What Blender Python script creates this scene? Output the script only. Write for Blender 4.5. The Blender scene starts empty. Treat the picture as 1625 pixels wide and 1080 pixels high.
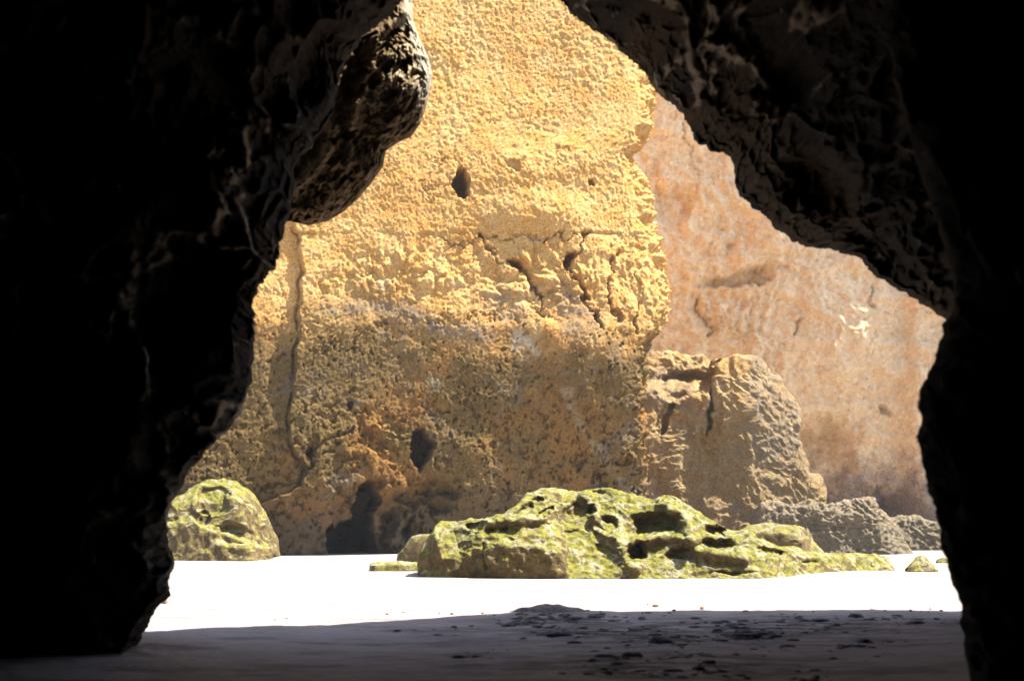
import bpy, math, random
import numpy as np
from mathutils import Vector

# ------------------------------------------------------------------ camera, world, sun, exposure
scene = bpy.context.scene
col = scene.collection
R = math.radians
F_PX, CAM_H, PITCH = 2257.0, 1.2, math.atan(248 / 2257.0)
cd = bpy.data.cameras.new("camera"); cam = bpy.data.objects.new("camera", cd); col.objects.link(cam)
cd.lens = 50.0; cd.sensor_width = 36.0; cd.clip_start = 0.05; cd.clip_end = 1000
cam.location = (0, 0, CAM_H); cam.rotation_euler = (R(90) + PITCH, 0, 0)
cd.dof.use_dof = True; cd.dof.focus_distance = 28.0; cd.dof.aperture_fstop = 1.8
scene.camera = cam

SUN_DIR = Vector((0.50, 0.045, 0.865)).normalized()          # points at the sun
world = bpy.data.worlds.new("World"); scene.world = world; world.use_nodes = True
wn = world.node_tree.nodes; wl = world.node_tree.links
sky = wn.new("ShaderNodeTexSky"); sky.sky_type = 'NISHITA'; sky.sun_disc = False
sky.sun_elevation = math.asin(SUN_DIR.z)
sky.sun_rotation = math.atan2(SUN_DIR.x, SUN_DIR.y)
wn["Background"].inputs[1].default_value = 0.10
wl.new(sky.outputs[0], wn["Background"].inputs[0])
sd = bpy.data.lights.new("sun", 'SUN'); sd.energy = 4.8; sd.angle = R(0.5); sd.color = (1, .95, .86)
sun = bpy.data.objects.new("sun", sd); col.objects.link(sun)
sun.rotation_euler = SUN_DIR.to_track_quat('Z', 'Y').to_euler()
scene.view_settings.view_transform = 'Standard'; scene.view_settings.look = 'None'
scene.view_settings.exposure = 2.22; scene.view_settings.gamma = 1.0
scene.cycles.max_bounces = 8; scene.cycles.diffuse_bounces = 5

# ------------------------------------------------------------------ noise (vectorised)
def _hash(ix, iy, iz, seed):
    h = (ix.astype(np.int64) * 374761393 + iy.astype(np.int64) * 668265263 + iz.astype(np.int64) * 2147483647 + seed * 1274126177) & 0xffffffff
    h = ((h ^ (h >> 13)) * 1274126177) & 0xffffffff
    h = ((h ^ (h >> 15)) * 2246822519) & 0xffffffff
    return (h ^ (h >> 16)) & 0xffffffff
def noise(P, scale=1.0, seed=0):
    """gradient noise, about -1..1; P (...,3) in metres, scale = feature size"""
    p = P / scale; i = np.floor(p); f = p - i; i = i.astype(np.int64)
    u = f * f * f * (f * (f * 6 - 15) + 10)
    out = 0
    for dx in (0, 1):
        for dy in (0, 1):
            for dz in (0, 1):
                h = _hash(i[..., 0] + dx, i[..., 1] + dy, i[..., 2] + dz, seed)
                gx = ((h & 1023) / 511.5 - 1); gy = (((h >> 10) & 1023) / 511.5 - 1); gz = (((h >> 20) & 1023) / 511.5 - 1)
                d = gx * (f[..., 0] - dx) + gy * (f[..., 1] - dy) + gz * (f[..., 2] - dz)
                w = (u[..., 0] if dx else 1 - u[..., 0]) * (u[..., 1] if dy else 1 - u[..., 1]) * (u[..., 2] if dz else 1 - u[..., 2])
                out = out + w * d
    return out * 1.5
def fbm(P, scale, octaves=4, seed=0, gain=.5, ridged=False):
    a, s, o = 1.0, scale, 0
    for k in range(octaves):
        n = noise(P, s, seed + k * 17)
        if ridged: n = 1 - 2 * np.abs(n) * 1.4
        o = o + a * n; a *= gain; s *= .5
    return o
def worley(P, scale, seed=0):
    p = P / scale; i = np.floor(p).astype(np.int64)
    f1 = np.full(p.shape[:-1], 9.0); f2 = f1.copy()
    for dx in (-1, 0, 1):
        for dy in (-1, 0, 1):
            for dz in (-1, 0, 1):
                cx, cy, cz = i[..., 0] + dx, i[..., 1] + dy, i[..., 2] + dz
                h = _hash(cx, cy, cz, seed)
                d = (cx + (h & 1023) / 1023 - p[..., 0]) ** 2 + (cy + ((h >> 10) & 1023) / 1023 - p[..., 1]) ** 2 + (cz + ((h >> 20) & 1023) / 1023 - p[..., 2]) ** 2
                f2 = np.minimum(f2, np.maximum(f1, d)); f1 = np.minimum(f1, d)
    return np.sqrt(f1), np.sqrt(f2)
def sstep(a, b, x):
    t = np.clip((x - a) / (b - a), 0, 1); return t * t * (3 - 2 * t)

# ------------------------------------------------------------------ pixel <-> place (photo survey points to metres)
CP, SP = math.cos(PITCH), math.sin(PITCH)
def ray(px, py):
    return px - 812.5, F_PX * CP - (540 - py) * SP, F_PX * SP + (540 - py) * CP
def W(px, py, depth):
    rx, ry, rz = ray(np.asarray(px, float), np.asarray(py, float)); k = depth / ry
    return np.stack([rx * k, ry * k, CAM_H + rz * k], -1)
def poly(pts, n=None, s=None):
    p = np.array(pts, float); L = np.r_[0, np.cumsum(np.hypot(*np.diff(p, axis=0).T))]; L /= L[-1]
    if s is None: s = np.linspace(0, 1, n)
    return np.stack([np.interp(s, L, p[:, k]) for k in range(p.shape[1])], -1)
def seg_dist(px, py, pts):
    d = np.full(px.shape, 1e9)
    for (ax, ay), (bx, by) in zip(pts[:-1], pts[1:]):
        vx, vy = bx - ax, by - ay
        t = np.clip(((px - ax) * vx + (py - ay) * vy) / (vx * vx + vy * vy), 0, 1)
        d = np.minimum(d, np.hypot(px - ax - t * vx, py - ay - t * vy))
    return d
def oval(px, py, cx, cy, rx, ry, ang=0, p=2.0):
    a = R(ang); dx, dy = px - cx, py - cy
    u = (dx * math.cos(a) + dy * math.sin(a)) / rx; v = (-dx * math.sin(a) + dy * math.cos(a)) / ry
    return (np.abs(u) ** p + np.abs(v) ** p) ** (1 / p)
def hole(px, py, cx, cy, rx, ry, ang=0, p=2.0, soft=.35):
    return 1 - sstep(1 - soft, 1 + soft * .3, oval(px, py, cx, cy, rx, ry, ang, p))

# ------------------------------------------------------------------ mesh helpers
def normals(P):
    a = np.gradient(P, axis=1); b = np.gradient(P, axis=0)
    n = np.cross(a, b); return n / np.maximum(np.linalg.norm(n, axis=-1, keepdims=True), 1e-9)
def grid_mesh(name, P, mat, parent=None, attrs=None, flip=False, smooth=True):
    h, w = P.shape[:2]; idx = np.arange(h * w).reshape(h, w)
    q = np.stack([idx[:-1, :-1], idx[:-1, 1:], idx[1:, 1:], idx[1:, :-1]], -1).reshape(-1, 4)
    if flip: q = q[:, ::-1]
    me = bpy.data.meshes.new(name)
    me.vertices.add(h * w); me.vertices.foreach_set("co", P.reshape(-1).astype(np.float32))
    me.loops.add(q.size); me.loops.foreach_set("vertex_index", q.reshape(-1).astype(np.int32))
    me.polygons.add(len(q)); me.polygons.foreach_set("loop_start", np.arange(0, q.size, 4, dtype=np.int32))
    me.polygons.foreach_set("use_smooth", np.full(len(q), smooth))
    me.update(calc_edges=True)
    for k, v in (attrs or {}).items():
        a = me.attributes.new(k, 'FLOAT', 'POINT'); a.data.foreach_set("value", v.reshape(-1).astype(np.float32))
    me.materials.append(mat)
    o = bpy.data.objects.new(name, me); col.objects.link(o)
    if parent: o.parent = parent
    return o
def tag(o, label=None, cat=None, group=None, kind=None):
    for k, v in (("label", label), ("category", cat), ("group", group), ("kind", kind)):
        if v: o[k] = v
    return o
def recentre(o):
    """put the object's origin at its base"""
    me = o.data; n = len(me.vertices); c = np.empty(n * 3, np.float32); me.vertices.foreach_get("co", c); c = c.reshape(-1, 3)
    b = np.array([c[:, 0].mean(), c[:, 1].mean(), 0], np.float32)
    me.vertices.foreach_set("co", (c - b).reshape(-1)); o.location = b.tolist(); me.update(); return o

# ------------------------------------------------------------------ materials
class NT:
    def __init__(s, name):
        s.m = bpy.data.materials.new(name); s.m.use_nodes = True; s.t = s.m.node_tree; s.n = s.t.nodes; s.l = s.t.links
        s.b = s.n["Principled BSDF"]; s.b.inputs["Roughness"].default_value = .9
        s.b.inputs["Specular IOR Level"].default_value = .25
        s.geo = s.n.new("ShaderNodeNewGeometry"); s.pos = s.geo.outputs["Position"]
    def _set(s, sock, v):
        if hasattr(v, "is_linked") or hasattr(v, "links"): s.l.new(v, sock)
        else: sock.default_value = v
    def noise(s, scale, detail=6, rough=.6, vec=None, dist=0):
        n = s.n.new("ShaderNodeTexNoise"); n.inputs["Scale"].default_value = scale; n.inputs["Detail"].default_value = detail
        n.inputs["Roughness"].default_value = rough; n.inputs["Distortion"].default_value = dist
        s.l.new(vec or s.pos, n.inputs["Vector"]); return n.outputs["Fac"]
    def voro(s, scale, feature='F1', vec=None, rand=1):
        n = s.n.new("ShaderNodeTexVoronoi"); n.feature = feature; n.inputs["Scale"].default_value = scale
        n.inputs["Randomness"].default_value = rand; s.l.new(vec or s.pos, n.inputs["Vector"]); return n.outputs["Distance"]
    def stretch(s, sc, rot=(0, 0, 0)):
        n = s.n.new("ShaderNodeMapping"); n.inputs["Scale"].default_value = sc; n.inputs["Rotation"].default_value = rot
        s.l.new(s.pos, n.inputs["Vector"]); return n.outputs[0]
    def math(s, op, a, b=0, c=0):
        n = s.n.new("ShaderNodeMath"); n.operation = op; s._set(n.inputs[0], a); s._set(n.inputs[1], b)
        if op in ('MULTIPLY_ADD',): s._set(n.inputs[2], c)
        return n.outputs[0]
    def rng(s, v, a, b, c=0, d=1):
        n = s.n.new("ShaderNodeMapRange"); n.interpolation_type = 'SMOOTHSTEP'
        for i, x in enumerate((v, a, b, c, d)): s._set(n.inputs[i], x)
        return n.outputs[0]
    def mix(s, f, a, b, mode='MIX'):
        n = s.n.new("ShaderNodeMix"); n.data_type = 'RGBA'; n.blend_type = mode
        s._set(n.inputs[0], f); s._set(n.inputs[6], a if not isinstance(a, tuple) else (*a, 1)); s._set(n.inputs[7], b if not isinstance(b, tuple) else (*b, 1))
        return n.outputs[2]
    def attr(s, name):
        n = s.n.new("ShaderNodeAttribute"); n.attribute_name = name; return n.outputs["Fac"]
    def sep(s, v):
        n = s.n.new("ShaderNodeSeparateXYZ"); s.l.new(v, n.inputs[0]); return n.outputs
    def bump(s, h, dist, strength=1, prev=None):
        n = s.n.new("ShaderNodeBump"); n.inputs["Distance"].default_value = dist; n.inputs["Strength"].default_value = strength
        s.l.new(h, n.inputs["Height"])
        if prev: s.l.new(prev, n.inputs["Normal"])
        return n.outputs[0]
    def done(s, colr, nrm=None, rough=None):
        s._set(s.b.inputs["Base Color"], colr)
        if nrm: s.l.new(nrm, s.b.inputs["Normal"])
        if rough is not None: s._set(s.b.inputs["Roughness"], rough)
        return s.m

def mat_limestone(name, gold, pale, rust, zt=(2.6, 5.6), tide=(.20, .145, .068), foot=(.12, .105, .085), tide_on=1.0, bumpk=1.0, pitk=1.0, ks=1.0, hi=(.86, .62, .25), spc=1.0):
    """golden shelly limestone; darker algae-stained tidal band below, grey wet foot"""
    m = NT(name); z = m.sep(m.pos)[2]
    big = m.noise(.45, 5, .6); med = m.noise(2.2, 8, .65, dist=.4); fine = m.noise(14 * ks, 8, .7); grain = m.noise(55 * ks, 5, .7)
    spk = m.noise(28 * ks, 6, .75); blot = m.noise(5 * ks, 7, .7, dist=.6)
    c = m.mix(m.rng(med, .38, .62), gold, pale)
    c = m.mix(m.rng(big, .5, .68, 0, .5), c, rust)
    c = m.mix(m.rng(blot, .5, .66, 0, .55), c, rust)
    c = m.mix(m.rng(fine, .52, .70, 0, .6), c, tuple(x * .6 for x in rust))
    c = m.mix(m.rng(fine, .47, .34, 0, .7), c, tuple(min(.85, x * 1.3) for x in pale))
    c = m.mix(m.rng(spk, .53, .64, 0, .7 * spc), c, tuple(x * .45 for x in rust))
    c = m.mix(m.rng(spk, .47, .37, 0, .75 * spc), c, hi)
    zz = m.math('ADD', z, m.math('MULTIPLY', m.math('SUBTRACT', med, .5), 2.6))
    zz = m.math('ADD', zz, m.math('MULTIPLY', m.math('SUBTRACT', big, .5), 3.0))
    tcol = m.mix(m.rng(blot, .4, .6), tide, tuple(x * 1.7 for x in tide))
    tcol = m.mix(m.rng(big, .45, .62, 0, .5), tcol, tuple(x * .7 for x in rust))
    tcol = m.mix(m.rng(fine, .52, .66, 0, .75), tcol, tuple(x * .35 for x in tide))
    tcol = m.mix(m.rng(spk, .53, .64, 0, .7), tcol, tuple(x * .3 for x in tide))
    tcol = m.mix(m.rng(spk, .45, .35, 0, .8), tcol, tuple(x * 3.2 for x in tide))
    c = m.mix(m.rng(zz, zt[1], zt[0], 0, .93 * tide_on), c, tcol)
    grey = m.noise(1.1, 7, .7, dist=1.2)
    c = m.mix(m.math('MULTIPLY', m.rng(grey, .54, .64, 0, .35), m.rng(zz, zt[1] + 1.0, zt[1] - .8)), c, (.20, .175, .14))
    c = m.mix(m.math('MULTIPLY', m.attr("grey"), m.rng(blot, .68, .42, .05, .75)), c, (.215, .175, .125))
    c = m.mix(m.math('MULTIPLY', m.attr("pale"), m.rng(blot, .62, .42, 0, .9)), c, (.66, .55, .36))
    fz = m.math('ADD', z, m.math('MULTIPLY', m.math('SUBTRACT', med, .5), 1.5))
    c = m.mix(m.math('MULTIPLY', m.rng(fz, 1.9, .2, 0, .85 * tide_on), m.rng(spk, .3, .5, .6, 1)), c, foot)
    pit = m.rng(m.voro(9, vec=m.stretch((1, 1, 1.3))), .16, .05, 0, 1)
    pm = m.math('MULTIPLY', pit, m.rng(m.noise(2.0, 3, .5), .53, .66))
    pm = m.math('MULTIPLY', pm, pitk)
    c = m.mix(m.math('MULTIPLY', pm, .75), c, tuple(x * .14 for x in rust))
    n0_ = m.bump(spk, .024 * bumpk)
    hh = m.math('ADD', m.math('MULTIPLY', fine, 1.0), m.math('MULTIPLY', pm, -.7))
    n = m.bump(hh, .038 * bumpk, 1, n0_); n = m.bump(grain, .014 * bumpk, 1, n)
    n = m.bump(m.noise(150, 3, .6), .006 * bumpk, 1, n)
    return m.done(c, n)

def mat_cave():
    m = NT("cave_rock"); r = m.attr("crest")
    fine = m.noise(7, 8, .7); grain = m.noise(38, 6, .7)
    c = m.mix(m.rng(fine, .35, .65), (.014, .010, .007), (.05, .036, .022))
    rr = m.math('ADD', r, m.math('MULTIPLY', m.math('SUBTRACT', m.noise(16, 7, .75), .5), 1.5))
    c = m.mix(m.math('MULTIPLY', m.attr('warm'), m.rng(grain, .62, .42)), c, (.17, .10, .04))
    c = m.mix(m.rng(rr, .35, 1.0, 0, .9), c, (.62, .50, .36))  # crests painted lighter, standing in for light that catches the ridges
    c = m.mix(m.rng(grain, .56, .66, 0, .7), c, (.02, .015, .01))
    n = m.bump(fine, .16); n = m.bump(m.noise(18, 6, .75), .06, 1, n); n = m.bump(grain, .04, 1, n)
    return m.done(c, n)
def mat_overhang():
    m = NT("honeycomb_rock"); r = m.attr("crest")
    fine = m.noise(9, 8, .7); grain = m.noise(45, 6, .7)
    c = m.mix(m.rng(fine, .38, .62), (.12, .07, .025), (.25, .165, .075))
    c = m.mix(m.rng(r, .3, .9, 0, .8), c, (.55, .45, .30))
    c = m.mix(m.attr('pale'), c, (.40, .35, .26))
    c = m.mix(m.rng(grain, .56, .68, 0, .6), c, (.05, .035, .02))
    n = m.bump(fine, .06); n = m.bump(grain, .02, 1, n)
    return m.done(c, n)
def mat_moss(name, amount=1.0, thr=(.34, .60)):
    """green weed on what faces up, bare brown stone elsewhere"""
    m = NT(name); nz = m.sep(m.geo.outputs["Normal"])[2]
    fine = m.noise(8, 8, .7); grain = m.noise(48, 6, .7); med = m.noise(2.3, 6, .6)
    rock = m.mix(m.rng(fine, .35, .65), (.075, .052, .018), (.17, .12, .045))
    rock = m.mix(m.rng(grain, .55, .66, 0, .7), rock, (.05, .035, .015))
    g = m.mix(m.rng(fine, .35, .62), (.10, .092, .008), (.22, .195, .028))
    g = m.mix(m.rng(m.noise(5, 7, .7), .47, .58, 0, .85), g, (.30, .27, .17))
    g = m.mix(m.rng(m.noise(20, 7, .75), .52, .60, 0, .85), g, (.035, .045, .006)); g = m.mix(m.rng(grain, .56, .68, 0, .7), g, (.05, .06, .01))
    f = m.math('ADD', nz, m.math('MULTIPLY', m.math('SUBTRACT', fine, .5), .9))
    c = m.mix(m.rng(f, thr[0], thr[1], 0, amount), rock, g)
    n = m.bump(fine, .06); n = m.bump(grain, .022, 1, n)
    return m.done(c, n)
def mat_sand():
    m = NT("beach_sand")
    a = m.noise(.8, 6, .6); b = m.noise(160, 4, .7); st = m.noise(1.6, 7, .65, m.stretch((.5, 1.6, 1)))
    c = m.mix(m.rng(a, .35, .65), (.26, .22, .205), (.31, .265, .245))
    c = m.mix(m.rng(b, .58, .7, 0, .5), c, (.18, .14, .12))
    c = m.mix(m.rng(st, .5, .62, 0, .7), c, (.11, .09, .085))
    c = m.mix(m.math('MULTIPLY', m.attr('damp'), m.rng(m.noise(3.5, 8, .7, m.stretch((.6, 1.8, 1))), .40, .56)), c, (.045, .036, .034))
    n = m.bump(m.noise(6, 6, .6), .03); n = m.bump(b, .003, 1, n)
    return m.done(c, n, .85)
def mat_debris():
    m = NT("wrack"); g = m.noise(20, 5, .6)
    return m.done(m.mix(m.rng(g, .4, .6), (.07, .055, .05), (.14, .11, .095)), m.bump(g, .02), .7)
def mat_pebble():
    m = NT("pebble_stone"); g = m.noise(14, 5, .6)
    return m.done(m.mix(m.rng(g, .4, .6), (.10, .06, .035), (.24, .16, .10)), m.bump(g, .01))

M_MAIN = mat_limestone("limestone_gold", (.73, .36, .08), (.80, .475, .165), (.62, .25, .038), zt=(3.7, 5.9), tide=(.105, .066, .017), foot=(.085, .068, .045))
M_FAR = mat_limestone("limestone_orange", (.76, .52, .28), (.80, .60, .36), (.68, .46, .24), zt=(1.0, 3.0), tide=(.17, .125, .10), foot=(.12, .105, .10), bumpk=1.0, pitk=.5, ks=.5, hi=(.82, .58, .34), spc=.3)
M_STACK = mat_limestone("limestone_stack", bumpk=1.5, spc=.6, gold=(.52, .30, .09), pale=(.54, .38, .18), rust=(.42, .23, .07), zt=(2.0, 4.4), tide=(.17, .115, .05), foot=(.13, .11, .09), tide_on=.55)
M_LEDGE = mat_limestone("limestone_ledge", (.24, .17, .11), (.30, .23, .16), (.18, .12, .07), tide=(.20, .145, .08), foot=(.15, .125, .08), zt=(.2, 1.6))
M_CAVE, M_OVER = mat_cave(), mat_overhang()
M_MOSS = mat_moss("weed_covered_rock"); M_MOSSB = mat_moss("weedy_boulder_rock", .95, (.38, .62)); M_MOSSL = mat_moss("half_bare_rock", .75, (.35, .8))
M_SAND, M_WRACK, M_PEB = mat_sand(), mat_debris(), mat_pebble()

# ------------------------------------------------------------------ beach
def ground_at(px, py):
    rx, ry, rz = ray(px, py); k = -CAM_H / rz; return rx * k, ry * k
def sand_z(x, y):
    P = np.stack([np.asarray(x, float), np.asarray(y, float), np.zeros_like(np.asarray(x, float))], -1)
    return .035 * noise(P, 3.0, 5) + .014 * noise(P, .7, 6) * sstep(24, 16, P[..., 1]) + (.008 * noise(P, .22, 7) + .004 * noise(P, .08, 8)) * sstep(20, 14, P[..., 1]) - .02
def beach():
    xs = np.r_[np.linspace(-90, -9, 28)[:-1], np.linspace(-9, 12, 520), np.linspace(12, 90, 28)[1:]]
    ys = np.r_[np.linspace(-40, 6, 14)[:-1], np.linspace(6, 34, 620), np.linspace(34, 140, 30)[1:]]
    X, Y = np.meshgrid(xs, ys); P = np.stack([X, Y, sand_z(X, Y)], -1)
    D = 0
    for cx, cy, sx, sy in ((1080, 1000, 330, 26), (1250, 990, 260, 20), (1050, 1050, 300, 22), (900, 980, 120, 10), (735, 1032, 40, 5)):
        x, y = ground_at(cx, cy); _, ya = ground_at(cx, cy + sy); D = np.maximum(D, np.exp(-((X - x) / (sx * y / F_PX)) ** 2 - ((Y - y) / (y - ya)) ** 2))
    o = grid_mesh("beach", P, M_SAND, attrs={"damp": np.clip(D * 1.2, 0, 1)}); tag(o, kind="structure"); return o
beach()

# ------------------------------------------------------------------ the golden cliff opposite the cave
EDGE = [(1062, -420), (1052, -60), (1050, 60), (1056, 150), (1050, 185), (1037, 215), (1013, 236), (1026, 258), (1042, 300), (1046, 345), (1061, 378), (1062, 412), (1071, 455),
        (1068, 488), (1056, 515), (1036, 541), (1030, 575), (1025, 620), (1026, 660), (1020, 700), (1030, 745), (1031, 800), (1034, 960)]
def main_cliff():
    ny = 820
    py = np.linspace(-420, 960, ny)
    e = np.array(EDGE, float); xe = np.interp(py, e[:, 1], e[:, 0])
    nf = 760; u = np.linspace(0, 1, nf)
    x0 = 120.0; PX = x0 + (xe[:, None] - x0) * u[None, :]; PY = np.repeat(py[:, None], nf, 1)
    ta = math.tan(R(11.5)); Y0 = 31.0
    rx, ry, rz = ray(PX, PY)
    k = Y0 / (ry - ta * rx); P = np.stack([rx * k, ry * k, CAM_H + rz * k], -1)
    n0 = np.array([math.sin(R(11.5)), -math.cos(R(11.5)), 0.0])
    z = P[..., 2]
    d = np.zeros_like(z)
    d -= .105 * np.clip(z - 4.9, 0, None)                        # leans back above the tidal notch
    d -= .20 * sstep(1.6, .2, z)                                  # undercut foot
    # recessed bay left of the buttress
    CR = np.array([(462, -420), (462, 200), (466, 355), (482, 425), (472, 500), (470, 600), (456, 650), (460, 700), (482, 735), (476, 770), (440, 790), (400, 800), (340, 960)], float)
    xc = np.interp(PY, CR[:, 1], CR[:, 0]); xc = xc + 7 * fbm(P, .5, 5, 71, .6)
    d -= .11 * (1 - sstep(-2, 3, PX - xc)) * sstep(330, 375, PY) + .11 * hole(PX, PY, 448, 590, 26, 75, 0, 2, .9) * (1 - sstep(-2, 3, PX - xc)) + .12 * np.clip(.6 + 1.4 * noise(P, .4, 15), 0, 1) * np.exp(-((PX - xc + 2) / 2.2) ** 2) * sstep(345, 375, PY) * sstep(790, 760, PY)
    # bedding plane
    bed = 364 + 5 * fbm(P, 1.3, 4, 72) + (PX - 800) * .004
    d -= .022 * sstep(-2, 2, PY - bed) * sstep(60, 10, PY - bed) * sstep(455, 480, PX) * sstep(-.3, .3, noise(P, .7, 76))
    d -= .035 * np.exp(-((PY - bed - 2) / 2.0) ** 2) * sstep(.0, .35, noise(P, .5, 75))
    # noise relief
    w = P + .35 * np.stack([noise(P, 1.4, 1), noise(P, 1.4, 2), noise(P, 1.4, 3)], -1)
    wl_ = P + .05 * np.stack([noise(P, .3, 4), noise(P, .3, 5), noise(P, .3, 6)], -1)
    amp_m = .20 + .25 * sstep(-.1, .35, noise(P, 1.7, 12)) + .45 * sstep(6.2, 5.6, z) * sstep(4.2, 4.9, z + .5 * noise(P, 1.0, 13)) + .0 * z
    d += .13 * noise(P, 3.4, 10) + .05 * amp_m * fbm(wl_, 1.3, 2, 20) + .022 * amp_m * fbm(wl_, .55, 5, 30, .5)
    d += (.007 + .009 * sstep(-.2, .3, noise(P, 1.2, 14))) * fbm(wl_, .14, 3, 40, .6) + .012 * noise(P, .06, 41) + .005 * (.5 - worley(w, .12, 42)[0])
    # rubbly knobbed rock under the bedding plane
    rub = np.clip(hole(PX, PY, 855, 435, 120, 85, 10, 2, .8) + .75 * hole(PX, PY, 640, 430, 170, 60, -8, 2, .9) + .6 * hole(PX, PY, 1010, 440, 60, 110, 0, 2, .8), 0, 1)
    f1, f2 = worley(w * np.array([1, 1, .75]), .42, 3); f3, f4 = worley(w, .2, 4)
    rr = fbm(w, .5, 5, 33, .6, True); d += rub * (.10 * (.6 - f1) - .05 * np.exp(-((f2 - f1) / .13) ** 2) * sstep(-.2, .3, noise(w, .6, 34)) + .05 * (.6 - f3) - .05 * np.clip(rr, 0, 2))
    low = sstep(4.2, 2.6, z)
    d += low * (.012 * (.5 - f3) + .025 * noise(P, .35, 44) + .05 * noise(P, .9, 45))
    # cracks and seams
    wx, wy = 1.6 * fbm(P, .45, 5, 50, .65), 1.6 * fbm(P, .45, 5, 51, .65); wm = .62 + .45 * noise(P, .22, 56); dm = np.clip(.8 + .9 * noise(P, .3, 57), .1, 1.3)
    def crack(pts, wid, dep, rag=6):
        nonlocal d
        q = seg_dist(PX + rag * wx, PY + rag * wy, pts)
        d = d - dep * np.exp(-(q / (wid * wm)) ** 2) * dm
    crack([(935, 365), (922, 392), (903, 412), (912, 432), (928, 442), (930, 470), (948, 500), (955, 522)], 4, .20)
    crack([(985, 400), (965, 450), (970, 490), (985, 510)], 3, .12)
    crack([(762, 372), (775, 395), (800, 415), (832, 426), (848, 452), (862, 470), (864, 500)], 4, .18)
    crack([(1010, 430), (1020, 470), (1008, 520)], 3, .10)
    crack([(412, 778), (470, 762), (505, 705), (532, 688), (560, 678)], 4, .12)
    crack([(700, 372), (745, 380), (800, 370), (870, 374), (930, 368)], 2.5, .09, 10)
    crack([(490, 560), (560, 540), (640, 500), (700, 515), (760, 505), (830, 500)], 3, .05, 14)
    crack([(540, 225), (700, 300), (720, 240)], 3, .03, 20)
    # a broad diagonal rib
    q = (PX - 820) * .86 - (PY - 500) * .5
    rib = sstep(480, 560, PY) * sstep(800, 740, PY)
    d += .12 * sstep(-10, 40, q + 25 * noise(P, 1.1, 53)) * rib - .12 * sstep(80, 140, q + 20 * noise(P, 1.0, 54)) * rib
    # cavities
    jx, jy = PX + 7 * fbm(P, .3, 4, 60, .6), PY + 7 * fbm(P, .3, 4, 61, .6)
    for cx, cy, rx_, ry_, an, dep in ((737, 284, 13, 25, 8, .9), (668, 712, 14, 32, 0, .9), (944, 284, 5, 6, 0, .15), (818, 258, 8, 6, 0, .08), (822, 418, 16, 7, 28, .5), (906, 414, 7, 18, 18, .45),
                                      (577, 822, 20, 62, 10, 1.7), (560, 862, 42, 34, 0, 1.6), (490, 716, 7, 10, 0, .35), (620, 832, 12, 28, 12, .35), (655, 790, 26, 16, 0, .3), (700, 800, 20, 14, 20, .28),
                                      (690, 775, 34, 12, 10, .25), (557, 645, 6, 8, 0, .2), (652, 838, 7, 18, 8, .22), (590, 770, 26, 12, -20, .25), (716, 838, 18, 12, 20, .22)):
        d -= dep * hole(jx, jy, cx, cy, rx_, ry_, an, 2, .18 if dep > .7 else .4)
    reg = hole(PX, PY, 650, 830, 170, 80, 0, 2.2, .6) + .7 * hole(PX, PY, 960, 760, 90, 50, 0, 2, .7) + .6 * hole(PX, PY, 540, 700, 120, 60, 0, 2, .7)
    d -= reg * (.20 * sstep(.12, .30, fbm(P, .8, 4, 62, .5)) + .12 * sstep(.30, .42, fbm(P, .3, 3, 63, .55)))
    d -= low * .05 * sstep(.46, .56, fbm(P, .16, 3, 65, .6)) + .05 * sstep(5.4, 4.6, z) * sstep(.54, .60, fbm(P, .11, 2, 67, .5))
    d -= .35 * hole(jx, jy, 640, 840, 120, 60, 0, 2.5, .5) * (.6 + .5 * noise(P, .4, 64))
    d += .10 * hole(jx, jy, 850, 330, 90, 40, 0, 2, .8) + .1 * hole(jx, jy, 880, 255, 110, 50, -15, 2, .8)
    pale = hole(jx, jy, 832, 545, 26, 34, -35, 2, .8) + .6 * hole(jx, jy, 735, 450, 34, 3, 12, 2, .9) + .8 * hole(jx, jy, 610, 450, 16, 12, 0, 2, .9) + .5 * hole(jx, jy, 690, 605, 12, 18, -30, 2, .9) + .5 * np.exp(-(seg_dist(jx, jy, [(832, 470), (826, 492), (800, 508)]) / 2.5) ** 2)
    pale = pale + .35 * np.exp(-(seg_dist(jx, jy, [(900, 620), (925, 680), (960, 730), (1000, 780)]) / 8) ** 2)
    grey = np.exp(-(seg_dist(jx + 25 * noise(P, .9, 66), jy + 18 * noise(P, .9, 67), [(530, 480), (600, 488), (680, 505), (760, 530)]) / 14) ** 2) + np.exp(-(seg_dist(jx + 20 * noise(P, .9, 68), jy, [(900, 470), (930, 500), (910, 520)]) / 22) ** 2) + .8 * hole(jx + 20 * noise(P, .6, 69), jy, 800, 480, 60, 40, 30, 2, .9)
    front = P + d[..., None] * n0
    # round the right-hand edge and run back along the side
    nb = 170; tb = np.linspace(0, 1, nb + 1)[1:]
    ex = np.array([math.cos(R(11.5)), math.sin(R(11.5)), 0])
    rad = .10
    edge_w = np.clip((1 - u) * (xe[:, None] - x0) * 29 / F_PX, 0, 9)   # metres from the edge
    front -= (n0 * (.26 * np.exp(-(edge_w / .16) ** 1.1))[..., None])
    s = tb ** 1.7 * 14.0
    base = front[:, -1:, :]
    ang = np.clip(s / .5, 0, 1) * R(70)
    step = np.diff(np.r_[0, s])
    dirx = np.cumsum(step * np.cos(ang)) * .25; diry = np.cumsum(step * np.sin(ang))
    side = base + dirx[None, :, None] * ex * .6 + diry[None, :, None] * (-n0)
    side = side - ex * (.06 * (s / 1.0))[None, :, None]
    P2 = np.concatenate([front, side], 1)
    nn = normals(P2); nn = np.where((nn[..., 1:2] > .4), -nn, nn)
    et = np.concatenate([sstep(.5, 0, edge_w), np.ones((ny, nb))], 1)
    fr = .15 * fbm(P2, .42, 5, 90, .7) + .08 * (.5 - worley(P2, .22, 8)[0])
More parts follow.
